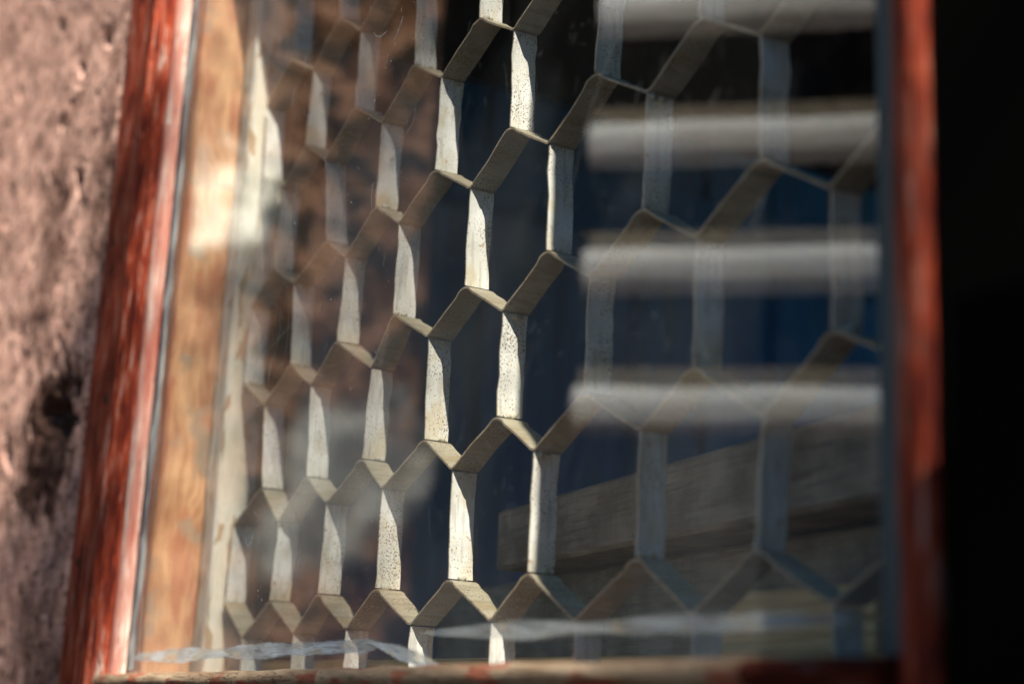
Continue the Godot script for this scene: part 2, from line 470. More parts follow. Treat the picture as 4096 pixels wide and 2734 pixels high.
func band_mesh(r: int, c0: int, c1: int) -> ArrayMesh:
	var pts: Array[Vector2] = []
	var nodes: Array[Vector2] = []
	for i in range(c0, c1 + 1):
		nodes.append(node_at(i, r))
	nodes[0].x = maxf(nodes[0].x, -8.34)
	pts.append(nodes[0])
	for k in range(1, nodes.size() - 1):
		var peak := nodes[k].y > (nodes[k - 1].y + nodes[k + 1].y) / 2.0
		var bend := 0.25 if peak else 0.12
		var a := nodes[k] + (nodes[k - 1] - nodes[k]).normalized() * bend
		var b := nodes[k] + (nodes[k + 1] - nodes[k]).normalized() * bend
		var out := nodes[k] + (nodes[k] - (a + b) / 2.0) * (0.7 if peak else 0.5)  # so that the rounded bend still reaches the joint
		for s in 6:
			var t := s / 5.0
			pts.append(a.lerp(out, t).lerp(out.lerp(b, t), t))
		var m0 := b
		var m1 := nodes[k + 1]
		pts.append(m0.lerp(m1, 0.4) + Vector2(0, 0.010 * sin(k * 7.0 + r)))
	pts.append(nodes[-1])
	var st := begin()
	var jig := noise(300 + r, 1.2, 3)
	var u := r * 0.43
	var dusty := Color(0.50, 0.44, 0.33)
	var under := Color(0.37, 0.37, 0.355)  # grimier underside, with its shade also darkened into the colour
	for k in pts.size() - 1:
		var p := pts[k]
		var q := pts[k + 1]
		var len := p.distance_to(q)
		var n0 := ((q - p) as Vector2).orthogonal().normalized()
		if n0.y < 0.0:
			n0 = -n0
		var np := n0
		var nq := n0
		if k > 0:
			var e := (q - pts[k - 1]).orthogonal().normalized()
			np = e if e.y >= 0.0 else -e
		if k < pts.size() - 2:
			var e := (pts[k + 2] - p).orthogonal().normalized()
			nq = e if e.y >= 0.0 else -e
		var t := THICK / 2.0
		var zf := [jig.get_noise_2d(p.x * 4.0, 0.0) * 0.02, jig.get_noise_2d(q.x * 4.0, 0.0) * 0.02]
		var zb := [-DEEP + jig.get_noise_2d(p.x * 3.0, 9.0) * 0.02, -DEEP + jig.get_noise_2d(q.x * 3.0, 9.0) * 0.02]
		var pu := p + np * t
		var pd := p - np * t
		var qu := q + nq * t
		var qd := q - nq * t
		var ua := Vector2(u, 0.1 * r) * A
		var ub := Vector2(u + len, 0.1 * r) * A
		var dv := Vector2(0, DEEP) * A
		var up := Vector3(n0.x, n0.y, 0)
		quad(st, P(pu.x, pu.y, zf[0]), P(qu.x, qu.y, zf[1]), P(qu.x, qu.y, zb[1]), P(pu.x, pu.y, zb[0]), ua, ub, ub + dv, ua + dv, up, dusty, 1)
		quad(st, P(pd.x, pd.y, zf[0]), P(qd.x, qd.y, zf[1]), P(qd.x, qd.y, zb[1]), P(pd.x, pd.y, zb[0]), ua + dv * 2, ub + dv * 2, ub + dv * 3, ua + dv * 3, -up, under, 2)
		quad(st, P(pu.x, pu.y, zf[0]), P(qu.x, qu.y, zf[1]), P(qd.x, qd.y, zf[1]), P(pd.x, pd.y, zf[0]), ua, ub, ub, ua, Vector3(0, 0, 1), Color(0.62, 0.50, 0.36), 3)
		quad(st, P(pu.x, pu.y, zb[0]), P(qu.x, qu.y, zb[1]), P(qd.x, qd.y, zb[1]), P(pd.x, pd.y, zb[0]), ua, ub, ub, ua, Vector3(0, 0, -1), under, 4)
		u += len
	return done(st)

func upright_mesh(lo: Vector2, hi: Vector2, seed_: int) -> ArrayMesh:
	var st := begin()
	var jig := noise(seed_, 1.0, 3)
	var t := THICK / 2.0
	var n := 8
	var u0 := Vector2(fmod(seed_ * 0.173, 1.0), fmod(seed_ * 0.311, 1.0))
	var ring := func(s: int) -> Array:
		var f := float(s) / n
		var c := lo.lerp(hi, f)
		c.x += jig.get_noise_2d(f * 2.2, 1.0) * 0.03
		var zf := -0.012 + jig.get_noise_2d(f * 3.0, 5.0) * 0.018
		var zb := -DEEP + 0.012 + jig.get_noise_2d(f * 3.0, 25.0) * 0.018
		var lean := jig.get_noise_2d(f * 1.1, 50.0) * 0.03  # a slight twist and cup
		var cup := jig.get_noise_2d(f * 1.4, 80.0) * 0.025
		return [Vector3(c.x - t, c.y, zf), Vector3(c.x + t, c.y, zf), Vector3(c.x + t + cup, c.y, (zf + zb) / 2.0), Vector3(c.x + t + lean, c.y, zb), Vector3(c.x - t + lean, c.y, zb), Vector3(c.x - t + cup, c.y, (zf + zb) / 2.0)]
	var hints := [Vector3(0, 0, 1), Vector3.RIGHT, Vector3.RIGHT, Vector3(0, 0, -1), Vector3.LEFT, Vector3.LEFT]
	var uu := [0.0, 0.0, DEEP / 2.0, DEEP, DEEP, DEEP * 1.5, DEEP * 2.0]
	for s in n:
		var a: Array = ring.call(s)
		var b: Array = ring.call(s + 1)
		for k in 6:
			var k2 := (k + 1) % 6
			var f0 := float(s) / n
			var f1 := float(s + 1) / n
			var va: Vector3 = a[k]
			var vb: Vector3 = a[k2]
			var vc: Vector3 = b[k2]
			var vd: Vector3 = b[k]
			var ts := [0.0, 1.0]
			var cols := []
			for f in [f0, f1]:
				var fade := 0.93 + 0.07 * sin(seed_ * 2.7)
				var drip := 0.5 + jig.get_noise_2d(f * 0.9, 140.0)
				cols.append((Color(fade, fade, fade).lerp(Color(0.92, 0.88, 0.78), 0.35 * drip)).lerp(Color(0.80, 0.68, 0.48), 0.6 * st_between(0.30, 0.0, f) * (0.5 + jig.get_noise_2d(1.0, 99.0))).lerp(Color(0.72, 0.66, 0.58), 0.5 * st_between(0.86, 1.0, f)))
			var front := k == 0
			var pa := [P(va.x, va.y, va.z), P(vb.x, vb.y, vb.z), P(vc.x, vc.y, vc.z), P(vd.x, vd.y, vd.z)]
			var ta := [u0 + Vector2(uu[k], va.y) * A, u0 + Vector2(uu[k + 1], va.y) * A, u0 + Vector2(uu[k + 1], vc.y) * A, u0 + Vector2(uu[k], vc.y) * A]
			var ca := [cols[0], cols[0], cols[1], cols[1]]
			if front:
				ca = [Color(0.80, 0.66, 0.48), Color(0.80, 0.66, 0.48), Color(0.86, 0.76, 0.60), Color(0.86, 0.76, 0.60)]
			for order in [[0, 1, 2], [0, 2, 3]]:
				var nrm: Vector3 = (pa[order[2]] - pa[order[0]]).cross(pa[order[1]] - pa[order[0]])
				var o: Array = order if nrm.dot(hints[k]) >= 0.0 else [order[0], order[2], order[1]]
				for e in o:
					st.set_smooth_group([0, 1, 1, 2, 3, 3][k])
					st.set_color(ca[e])
					st.set_uv(ta[e])
					st.add_vertex(pa[e])
	# lumps of weld and paint at the joints
	var r := RandomNumberGenerator.new()
	r.seed = seed_
	for e in [lo, hi]:
		for m in r.randi_range(0, 2):
			var size := r.randf_range(0.03, 0.062)
			var c := Vector3(e.x + t, e.y + (0.02 if e == lo else -0.03), r.randf_range(-0.30, -0.04))
			for la in 4:
				for lo_ in 7:
					var q := []
					for d in [[0, 0], [1, 0], [1, 1], [0, 1]]:
						var th: float = PI * (la + d[1]) / 4.0
						var ph: float = TAU * (lo_ + d[0]) / 7.0
						var wob: float = size * (1.0 + 0.3 * sin(ph * 2.0 + seed_))
						q.append(P(c.x + sin(th) * cos(ph) * wob * 0.6, c.y + cos(th) * size * 0.8, c.z + sin(th) * sin(ph) * wob * 1.3))
					var mid: Vector3 = (q[0] + q[2]) / 2.0
					quad(st, q[0], q[1], q[2], q[3], u0, u0 + Vector2(0.002, 0), u0 + Vector2(0.002, 0.002), u0 + Vector2(0, 0.002), mid - P(c.x, c.y, c.z), Color(0.72, 0.68, 0.58), 6)
	return done(st)

func build_grille() -> void:
	set_play()
	var g := thing("window_grille", P(0, 0.9, -0.2), "white painted iron honeycomb grille with rust and dirt specks behind the dusty pane", "grille")
	for r in range(1, 10):
		part("zigzag_band", band_mesh(r, -8, 9), M.iron[0 if r in [3, 5, 8] else 1], g)
	for r in range(0, 9):
		for i in range(-8, 10):
			if posmod(i + r, 2) != 1:
				continue
			var lo := node_at(i, r)
			var hi := node_at(i, r + 1)
			if r == 0:
				lo = Vector2(hi.x, 0.95)
			lo.y += THICK / 2.0
			hi.y -= THICK / 2.0
			var dirty := 0
			if (i == 1 and r == 2) or (i == 3 and r == 2) or (i == -2 and r == 1):
				dirty = 2
			elif posmod(i * 7 + r * 5, 3) == 0:
				dirty = 1
			part("upright_strip", upright_mesh(lo, hi, 500 + r * 40 + i), M.iron[dirty], g)
	# flat bar against the left jamb and the bar along the sill
	part("side_bar", run([Vector2(-8.26, -0.46), Vector2(-8.22, 0.17), Vector2(-8.28, 0.22), Vector2(-8.78, 0.22), Vector2(-8.78, -0.46)], 0.9, 18.0, 60, false, Vector2(-8.5, -0.2), 0.03), M.palepaint, g)
	part("side_bar", run([Vector2(9.3, -0.46), Vector2(9.3, 0.05), Vector2(9.9, 0.05), Vector2(9.9, -0.46)], 0.9, 18.0, 30, false, Vector2(9.6, -0.2), 0.03), M.palepaint, g)
	part("bottom_bar", run([Vector2(0.88, -0.40), Vector2(0.95, -0.40), Vector2(0.95, 0.02), Vector2(0.88, 0.02)], -8.3, 9.3, 40, true, Vector2(0.915, -0.2), 0.02), M.iron[1], g)

# ---------------------------------------------------------------- the window
# a ragged film of old putty and paint left on the pane
func smear(x0: float, x1: float, mid: Callable, half: Callable, z: float) -> ArrayMesh:
	var st := begin()
	var steps := int((x1 - x0) / 0.15)
	for s in steps:
		var xa := lerpf(x0, x1, float(s) / steps)
		var xb := lerpf(x0, x1, float(s + 1) / steps)
		var ma: float = mid.call(xa)
		var mb: float = mid.call(xb)
		var ha: float = half.call(xa)
		var hb: float = half.call(xb)
		ha *= st_between(x0, x0 + 0.9, xa + 0.05) * st_between(x1, x1 - 0.9, xa - 0.05)
		hb *= st_between(x0, x0 + 0.9, xb + 0.05) * st_between(x1, x1 - 0.9, xb - 0.05)
		quad(st, P(xa, ma - ha, z), P(xb, mb - hb, z), P(xb, mb + hb, z), P(xa, ma + ha, z),
			Vector2(xa / 9.0, 1), Vector2(xb / 9.0, 1), Vector2(xb / 9.0, 0), Vector2(xa / 9.0, 0), Vector3(0, 0, 1), Color.WHITE, 1)
	return done(st)

func film_material(seed_: int, thick: float) -> StandardMaterial3D:
	var im := Image.create_empty(1024, 96, false, Image.FORMAT_RGBA8)
	var n := noise(seed_, 0.012, 4)
	var n2 := noise(seed_ + 1, 0.06, 4)
	for y in 96:
		for x in 1024:
			var f := absf(y / 47.5 - 1.0)
			var edge := f + 0.26 * n.get_noise_2d(x * 0.5, y * 0.2) + 0.08 * n2.get_noise_2d(x * 0.30, y * 0.5)
			var a := st_between(0.90, 0.50, edge) * thick
			a *= 1.0 - 0.4 * st_between(0.15, 0.40, n.get_noise_2d(x * 0.7 + 500.0, y * 1.6))
			a *= 1.0 - 0.5 * st_between(0.05, 0.0, absf(n2.get_noise_2d(x * 0.06 + 90.0, y * 0.5)))
			var c := lin(0.38, 0.40, 0.40).lerp(lin(0.66, 0.74, 0.78), clampf(0.5 + 1.1 * n.get_noise_2d(x * 0.6 + 300.0, y * 0.8), 0.0, 1.0))
			c = c.lerp(lin(0.62, 0.56, 0.44), 0.8 * st_between(0.15, 0.4, n.get_noise_2d(x * 0.8, y * 0.6 + 700.0)))
			im.set_pixel(x, y, Color(c.r, c.g, c.b, clampf(a, 0.0, 1.0)))
	var m := std(ImageTexture.create_from_image(im), Vector2(1, 1), 0.6, 0.4)
	m.transparency = BaseMaterial3D.TRANSPARENCY_ALPHA
	return m

func build_window() -> void:
	# fixed frame in the wall, behind the sash
	var f := thing("window_frame", P(0, 0.4, 0.3), "stained orange brown wooden window frame seen through the pane beside the pale bar", "window frame")
	part("jamb", run([Vector2(-9.9, -0.9), Vector2(-9.9, 1.0), Vector2(-9.12, 1.0), Vector2(-9.05, 0.94), Vector2(-9.0, -0.9)], 0.5, 19.0, 24, false, Vector2(-9.5, 0.0), 0.02, 0.0, Vector2(0.07, 0.05)), M.jamb, f)
	part("jamb", run([Vector2(10.4, -0.9), Vector2(10.4, 1.0), Vector2(9.92, 1.0), Vector2(9.90, -0.9)], 0.5, 19.0, 12, false, Vector2(10.1, 0.0), 0.02), M.jamb, f)
	part("sill", run([Vector2(-0.2, -0.9), Vector2(-0.2, 1.0), Vector2(0.86, 1.0), Vector2(0.88, -0.9)], -9.0, 9.9, 12, true, Vector2(0.3, 0.0)), M.jamb, f)
	part("head", run([Vector2(19.0, -0.9), Vector2(19.0, 1.0), Vector2(18.0, 1.0), Vector2(18.0, -0.9)], -9.0, 9.9, 12, true, Vector2(18.5, 0.0)), M.jamb, f)
	# the sash
	var s := thing("casement_window", P(0, 0.2, 1.3), "red painted wooden window sash with peeling paint around a dusty glass pane", "window")
	var left := [Vector2(-11.8, 1.02), Vector2(-11.82, 1.6), Vector2(-11.76, 1.68), Vector2(-11.6, 1.7), Vector2(-10.9, 1.7), Vector2(-10.86, 1.685), Vector2(-10.8, 1.7), Vector2(-10.0, 1.7), Vector2(-9.95, 1.64), Vector2(-9.90, 1.50), Vector2(-9.83, 1.62), Vector2(-9.76, 1.69), Vector2(-9.62, 1.66), Vector2(-9.48, 1.56), Vector2(-9.42, 1.49), Vector2(-9.42, 1.02)]
	part("stile", run(left, -0.2, 19.0, 120, false, Vector2(-10.6, 1.3), 0.018), M.red, s)
	part("glazing_bead", run([Vector2(-9.42, 1.22), Vector2(-9.415, 1.47), Vector2(-9.36, 1.46), Vector2(-9.26, 1.38), Vector2(-9.22, 1.31), Vector2(-9.22, 1.22)], 1.0, 18.2, 120, false, Vector2(-9.35, 1.3), 0.018), M.pink, s)
	var right := [Vector2(9.90, 1.02), Vector2(9.90, 1.66), Vector2(9.86, 1.70), Vector2(9.70, 1.70), Vector2(9.62, 1.67), Vector2(9.40, 1.52), Vector2(9.36, 1.45), Vector2(9.36, 1.02)]
	part("stile", run(right, -0.2, 19.0, 80, false, Vector2(9.8, 1.3), 0.018, 0.0, Vector2(0.11, 0.2)), M.red, s)
	part("glazing_bead", run([Vector2(9.36, 1.22), Vector2(9.36, 1.42), Vector2(9.22, 1.31), Vector2(8.94, 1.235), Vector2(8.92, 1.22)], 1.0, 18.2, 80, false, Vector2(9.25, 1.25), 0.012), M.oldputty, s)
	var bead := [Vector2(0.98, 1.22), Vector2(0.98, 1.64), Vector2(1.02, 1.70), Vector2(1.10, 1.715), Vector2(1.17, 1.69), Vector2(1.205, 1.62), Vector2(1.20, 1.24)]
	part("bottom_bead", run(bead, -9.42, 7.9, 150, true, Vector2(1.1, 1.4), 0.03, 0.157), M.bare, s)
	for k in bead.size():
		bead[k].x += 0.158
	part("bottom_bead", run(bead, 7.912, 9.36, 30, true, Vector2(1.25, 1.4), 0.03, 0.013), M.shaded_red, s)
	part("bottom_rail", run([Vector2(-0.2, 1.02), Vector2(-0.2, 1.60), Vector2(0.965, 1.60), Vector2(0.965, 1.02)], -9.42, 9.36, 80, true, Vector2(0.5, 1.3), 0.015, 0.17), M.red, s)
	part("top_rail", run([Vector2(19.0, 1.02), Vector2(19.0, 1.70), Vector2(18.3, 1.70), Vector2(18.1, 1.3), Vector2(18.1, 1.02)], -9.42, 9.36, 40, true, Vector2(18.6, 1.3), 0.018), M.red, s)
	for e in [[-11.15, 9.25], [-11.2, 3.2], [-10.9, 14.2], [-10.5, 6.1]]:
		var head := begin()
		for k in 10:
			var p0 := k * TAU / 10.0
			var p1 := (k + 1) * TAU / 10.0
			tri(head, [P(e[0], e[1], 1.735), P(e[0] + 0.13 * cos(p0), e[1] + 0.13 * sin(p0), 1.69), P(e[0] + 0.13 * cos(p1), e[1] + 0.13 * sin(p1), 1.69)], [Vector2.ZERO, Vector2.RIGHT, Vector2.ONE], Vector3(0, 0, 1))
		part("nail_head", done(head), M.rust, s)
	var pane := part("glass_pane", box_mesh(P(-9.36, 1.05, 1.14), P(9.32, 18.2, 1.2), 0.0), M.glass, s)
	# dirt lying on the outer face of the pane
	var st := begin()
	quad(st, P(-9.2, 1.2, 1.207), P(9.0, 1.2, 1.207), P(9.0, 18.1, 1.207), P(-9.2, 18.1, 1.207), Vector2(0, 1), Vector2(1, 1), Vector2(1, 0), Vector2(0, 0), Vector3(0, 0, 1))
	var dust := part("dust_film", done(st), dust_material(), pane)
	dust.position = Vector3.ZERO
	# putty and old paint along the edges of the pane
	part("glazing_putty", run([Vector2(-9.13, 1.212), Vector2(-9.11, 1.225), Vector2(-8.86, 1.222), Vector2(-8.80, 1.212)], 1.3, 18.1, 160, false, Vector2(-9.0, 1.21), 0.03), M.greyputty, s)
	part("paint_smear", smear(-9.1, 0.9, func(x): return 1.50 + 0.008 * (x + 9.0), func(x): return 0.125 + 0.025 * sin(x * 1.7), 1.211), film_material(81, 0.85), s)
	part("paint_smear", smear(0.3, 2.4, func(x): return 1.62 - 0.15 * (x - 0.3), func(x): return 0.12, 1.216), film_material(84, 0.95), s)
	part("paint_smear", smear(1.6, 8.8, func(x): return 1.70 - 0.005 * x, func(x): return 0.10 + 0.03 * sin(x * 2.1), 1.213), film_material(87, 0.42), s)

# ---------------------------------------------------------------- walls, room
func build_wall() -> void:
	var w := thing("rendered_wall", P(-20, -25.5, 0.3), "rough pink rendered wall with dark pits left of the red window", "wall")
	for e in [[-41.0, -25.55, -27.0, 72.0, 1.45], [-27.0, -25.55, -11.5, -4.0, 1.45], [-27.0, 20.0, -11.5, 72.0, 1.45], [-27.0, -4.0, -11.5, 20.0, 0.2], [14.0, -25.55, 80.0, 72.0, 1.45], [-11.5, -25.55, 14.0, -0.25, 1.45], [-11.5, 19.05, 14.0, 72.0, 1.45]]:
		part("masonry", box_mesh(P(e[0], e[1], -0.6), P(e[2], e[3], e[4]), 0.0), M.render, w)
	part("masonry", box_mesh(P(-11.5, -0.25, -0.6), P(-9.92, 19.05, 1.0), 0.0), M.render, w)
	# the crust of render beside the window, with its lumps and holes
	var x0 := -27.0
	var x1 := -11.55
	var y0 := -4.0
	var y1 := 20.0
	var nx := 230
	var ny := 340
	var big := noise(91, 0.32, 3)
	var mid := noise(92, 0.9, 4)
	var fine := noise(93, 7.0, 2)
	var pits := noise(94, 0.55, 3)
	var hgt := func(x: float, y: float) -> float:
		var h := 1.50 + 0.10 * big.get_noise_2d(x * 0.6, y) + 0.028 * mid.get_noise_2d(x * 0.9, y * 1.2) + 0.010 * fine.get_noise_2d(x, y)
		h -= 0.22 * st_between(0.40, 0.7, pits.get_noise_2d(x * 0.8 + y * 0.4, y * 0.9))
		var d := Vector2((x + 16.25) / 0.55, (y - 5.3) / 0.9).length()
		h -= 0.6 * st_between(1.05, 0.3, d + 0.9 * mid.get_noise_2d(x, y))
		d = Vector2((x + 14.9) / 1.5, (y - 6.4) / 0.8).length()
		h -= 0.6 * st_between(1.2, 0.3, d + 1.1 * mid.get_noise_2d(x * 1.5, y * 1.5))
		h -= 0.35 * st_between(-12.0, -11.65, x)
		return maxf(h, 0.25)
	var v := PackedVector3Array()
	var nn := PackedVector3Array()
	var dirt := PackedColorArray()  # vertex tint that paints shade onto the render
	var uv := PackedVector2Array()
	var idx := PackedInt32Array()
	var hs := PackedFloat32Array()
	for j in ny + 1:
		for i in nx + 1:
			hs.append(hgt.call(lerpf(x0, x1, float(i) / nx), lerpf(y0, y1, float(j) / ny)))
	var dx := (x1 - x0) / nx
	var dy := (y1 - y0) / ny
	for j in ny + 1:
		for i in nx + 1:
			var x := lerpf(x0, x1, float(i) / nx)
			var y := lerpf(y0, y1, float(j) / ny)
			var k := j * (nx + 1) + i
			v.append(P(x, y, hs[k]))
			uv.append(Vector2(x, y) * A)
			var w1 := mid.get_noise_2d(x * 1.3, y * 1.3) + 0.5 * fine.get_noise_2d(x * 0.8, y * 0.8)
			var painted_shade := st_between(1.35, 0.95, Vector2((x + 15.4) / 1.9, (y - 6.0) / 1.5).length() + 0.8 * w1)  # shade of the dark hollows painted into the vertex colour
			painted_shade = maxf(painted_shade, 0.7 * st_between(1.3, 0.7, Vector2((x + 17.2) / 1.2, (y - 10.6) / 2.6).length() + 1.3 * w1))
			painted_shade = maxf(painted_shade, 0.6 * st_between(1.3, 0.7, Vector2((x + 13.3) / 0.9, (y - 11.0) / 2.4).length() + 1.3 * w1))
			painted_shade = maxf(painted_shade, 0.6 * st_between(1.4, 0.6, Vector2((x + 14.0) / 2.0, (y - 1.4) / 1.6).length() + 1.2 * w1))
			dirt.append(Color.WHITE.lerp(Color(0.10, 0.085, 0.08), 0.92 * painted_shade))
			var l := hs[k - 1] if i > 0 else hs[k]
			var r := hs[k + 1] if i < nx else hs[k]
			var b := hs[k - nx - 1] if j > 0 else hs[k]
			var t := hs[k + nx + 1] if j < ny else hs[k]
			nn.append(Vector3((l - r) / (2 * dx), (b - t) / (2 * dy), 1).normalized())
	for j in ny:
		for i in nx:
			var k := j * (nx + 1) + i
			idx.append_array([k, k + nx + 1, k + 1, k + 1, k + nx + 1, k + nx + 2])
	var arr := []
	arr.resize(Mesh.ARRAY_MAX)
	arr[Mesh.ARRAY_VERTEX] = v
	arr[Mesh.ARRAY_NORMAL] = nn
	arr[Mesh.ARRAY_TEX_UV] = uv
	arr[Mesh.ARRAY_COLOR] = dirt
	arr[Mesh.ARRAY_INDEX] = idx
	var am := ArrayMesh.new()
	am.add_surface_from_arrays(Mesh.PRIMITIVE_TRIANGLES, arr)
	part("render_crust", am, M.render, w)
	# black board right of the sash
	var b := thing("black_board", P(12, -0.3, 1.4), "matt black board standing against the right stile of the red sash", "board")
	part("board", box_mesh(P(9.93, -0.3, 1.0), P(13.95, 19.0, 1.66), 0.001), M.black, b)
	part("shade_block", box_mesh(P(10.8, -0.3, 1.665), P(13.9, 3.4, 2.45), 0.001), M.black, b)  # block added only to shade the lower right stile and bead
	# the ground
	struct("ground", box_mesh(Vector3(-300, -0.3, -300), Vector3(300, 0.0, 300), 0.0), M.ground)
	# the room behind
	struct("room_floor", box_mesh(P(-33, 0, -60) * Vector3(1, 0, 1) + Vector3(0, 0.01, 0), P(50, 0, -0.62) * Vector3(1, 0, 1) + Vector3(0, 0.05, 0), 0.0), M.room)
	struct("room_ceiling", box_mesh(P(-34.5, 33, -61), P(51, 35, -0.62), 0.0), M.room)
	struct("room_wall", box_mesh(P(-34.4, -24.4, -60.5), P(-32, 33, -0.62), 0.0), M.roomwall)
	# the far wall is left open, an unseen gap added to light the blue door
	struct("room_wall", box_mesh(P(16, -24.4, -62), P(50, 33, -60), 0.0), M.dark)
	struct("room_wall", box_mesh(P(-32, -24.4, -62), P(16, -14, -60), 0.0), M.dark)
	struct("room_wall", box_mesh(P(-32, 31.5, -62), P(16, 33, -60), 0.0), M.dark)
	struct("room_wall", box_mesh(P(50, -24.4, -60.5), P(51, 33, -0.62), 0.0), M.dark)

func build_room() -> void:
	# blue boarded door on the room's left wall
	var d := thing("blue_door", P(-31.4, -24.4, -27), "dark blue boarded door deep in the dim room behind the grille", "door")
	for k in 8:
		var z0 := -37.5 + k * 3.4
		part("door_board", box_mesh(P(-31.9 + 0.04 * (k % 2), -24.3, z0), P(-31.2 + 0.06 * (k % 3), 24.0, z0 + 3.28), 0.004, Vector2(k * 0.31, k * 0.17)), M.blue, d)
	for y in [-18.0, 2.0, 19.0]:
		part("door_ledge", box_mesh(P(-31.15, y, -37.4), P(-30.6, y + 2.4, -10.6), 0.004), M.blue, d)
	# bench with two old planks on it
	var b := thing("work_bench", P(2, -24.4, -4), "dim ochre wooden bench inside the room under the two grey planks", "bench")
	part("bench_top", box_mesh(P(-9.5, 0.9, -7.6), P(9.7, 1.55, -0.75), 0.002), M.ochre, b)
	for x in [-8.6, 8.8]:
		for z in [-6.9, -1.5]:
			part("leg", box_mesh(P(x - 0.5, -24.3, z - 0.5), P(x + 0.5, 0.9, z + 0.5), 0.002), M.ochre, b)
	var turn := Basis(Vector3.UP, deg_to_rad(-9.0))
	var st := begin()
	var p0 := P(-3.69, 3.46, -2.75)
	cbox(st, p0 + turn * Vector3(6.2 * A, 0, -0.8 * A), Vector3(12.4, 0.92, 1.6) * A, 0.0025, turn, Vector2(0.1, 0.2))
	tag(part("plank", done(st), M.plank), "upper of two weathered grey planks behind the grille, with its sawn end showing", "plank", "planks lying on the bench")
	st = begin()
	cbox(st, P(-8.5, 2.27, -4.3) + turn * Vector3(8.6 * A, 0, -0.9 * A), Vector3(17.2, 1.38, 1.8) * A, 0.0025, turn, Vector2(0.33, 0.05))
	tag(part("plank", done(st), M.plank), "lower, longer of two weathered grey planks behind the grille", "plank", "planks lying on the bench")
	var c := thing("wooden_crate", P(5.2, 1.55, -1.5), "small yellowish wooden crate in the dim lower right corner behind the pane", "crate")
	for k in 2:
		part("crate_slat", box_mesh(P(4.1, 1.57 + k * 0.34, -1.16), P(6.4, 1.86 + k * 0.34, -1.08), 0.001, Vector2(0.1 * k, 0.2)), M.ochre, c)
	part("crate_back", box_mesh(P(4.1, 1.57, -2.0), P(6.4, 2.16, -1.92), 0.001), M.ochre, c)
	for x in [4.12, 6.3]:
		part("crate_side", box_mesh(P(x, 1.565, -1.91), P(x + 0.08, 2.15, -1.17), 0.001), M.ochre, c)

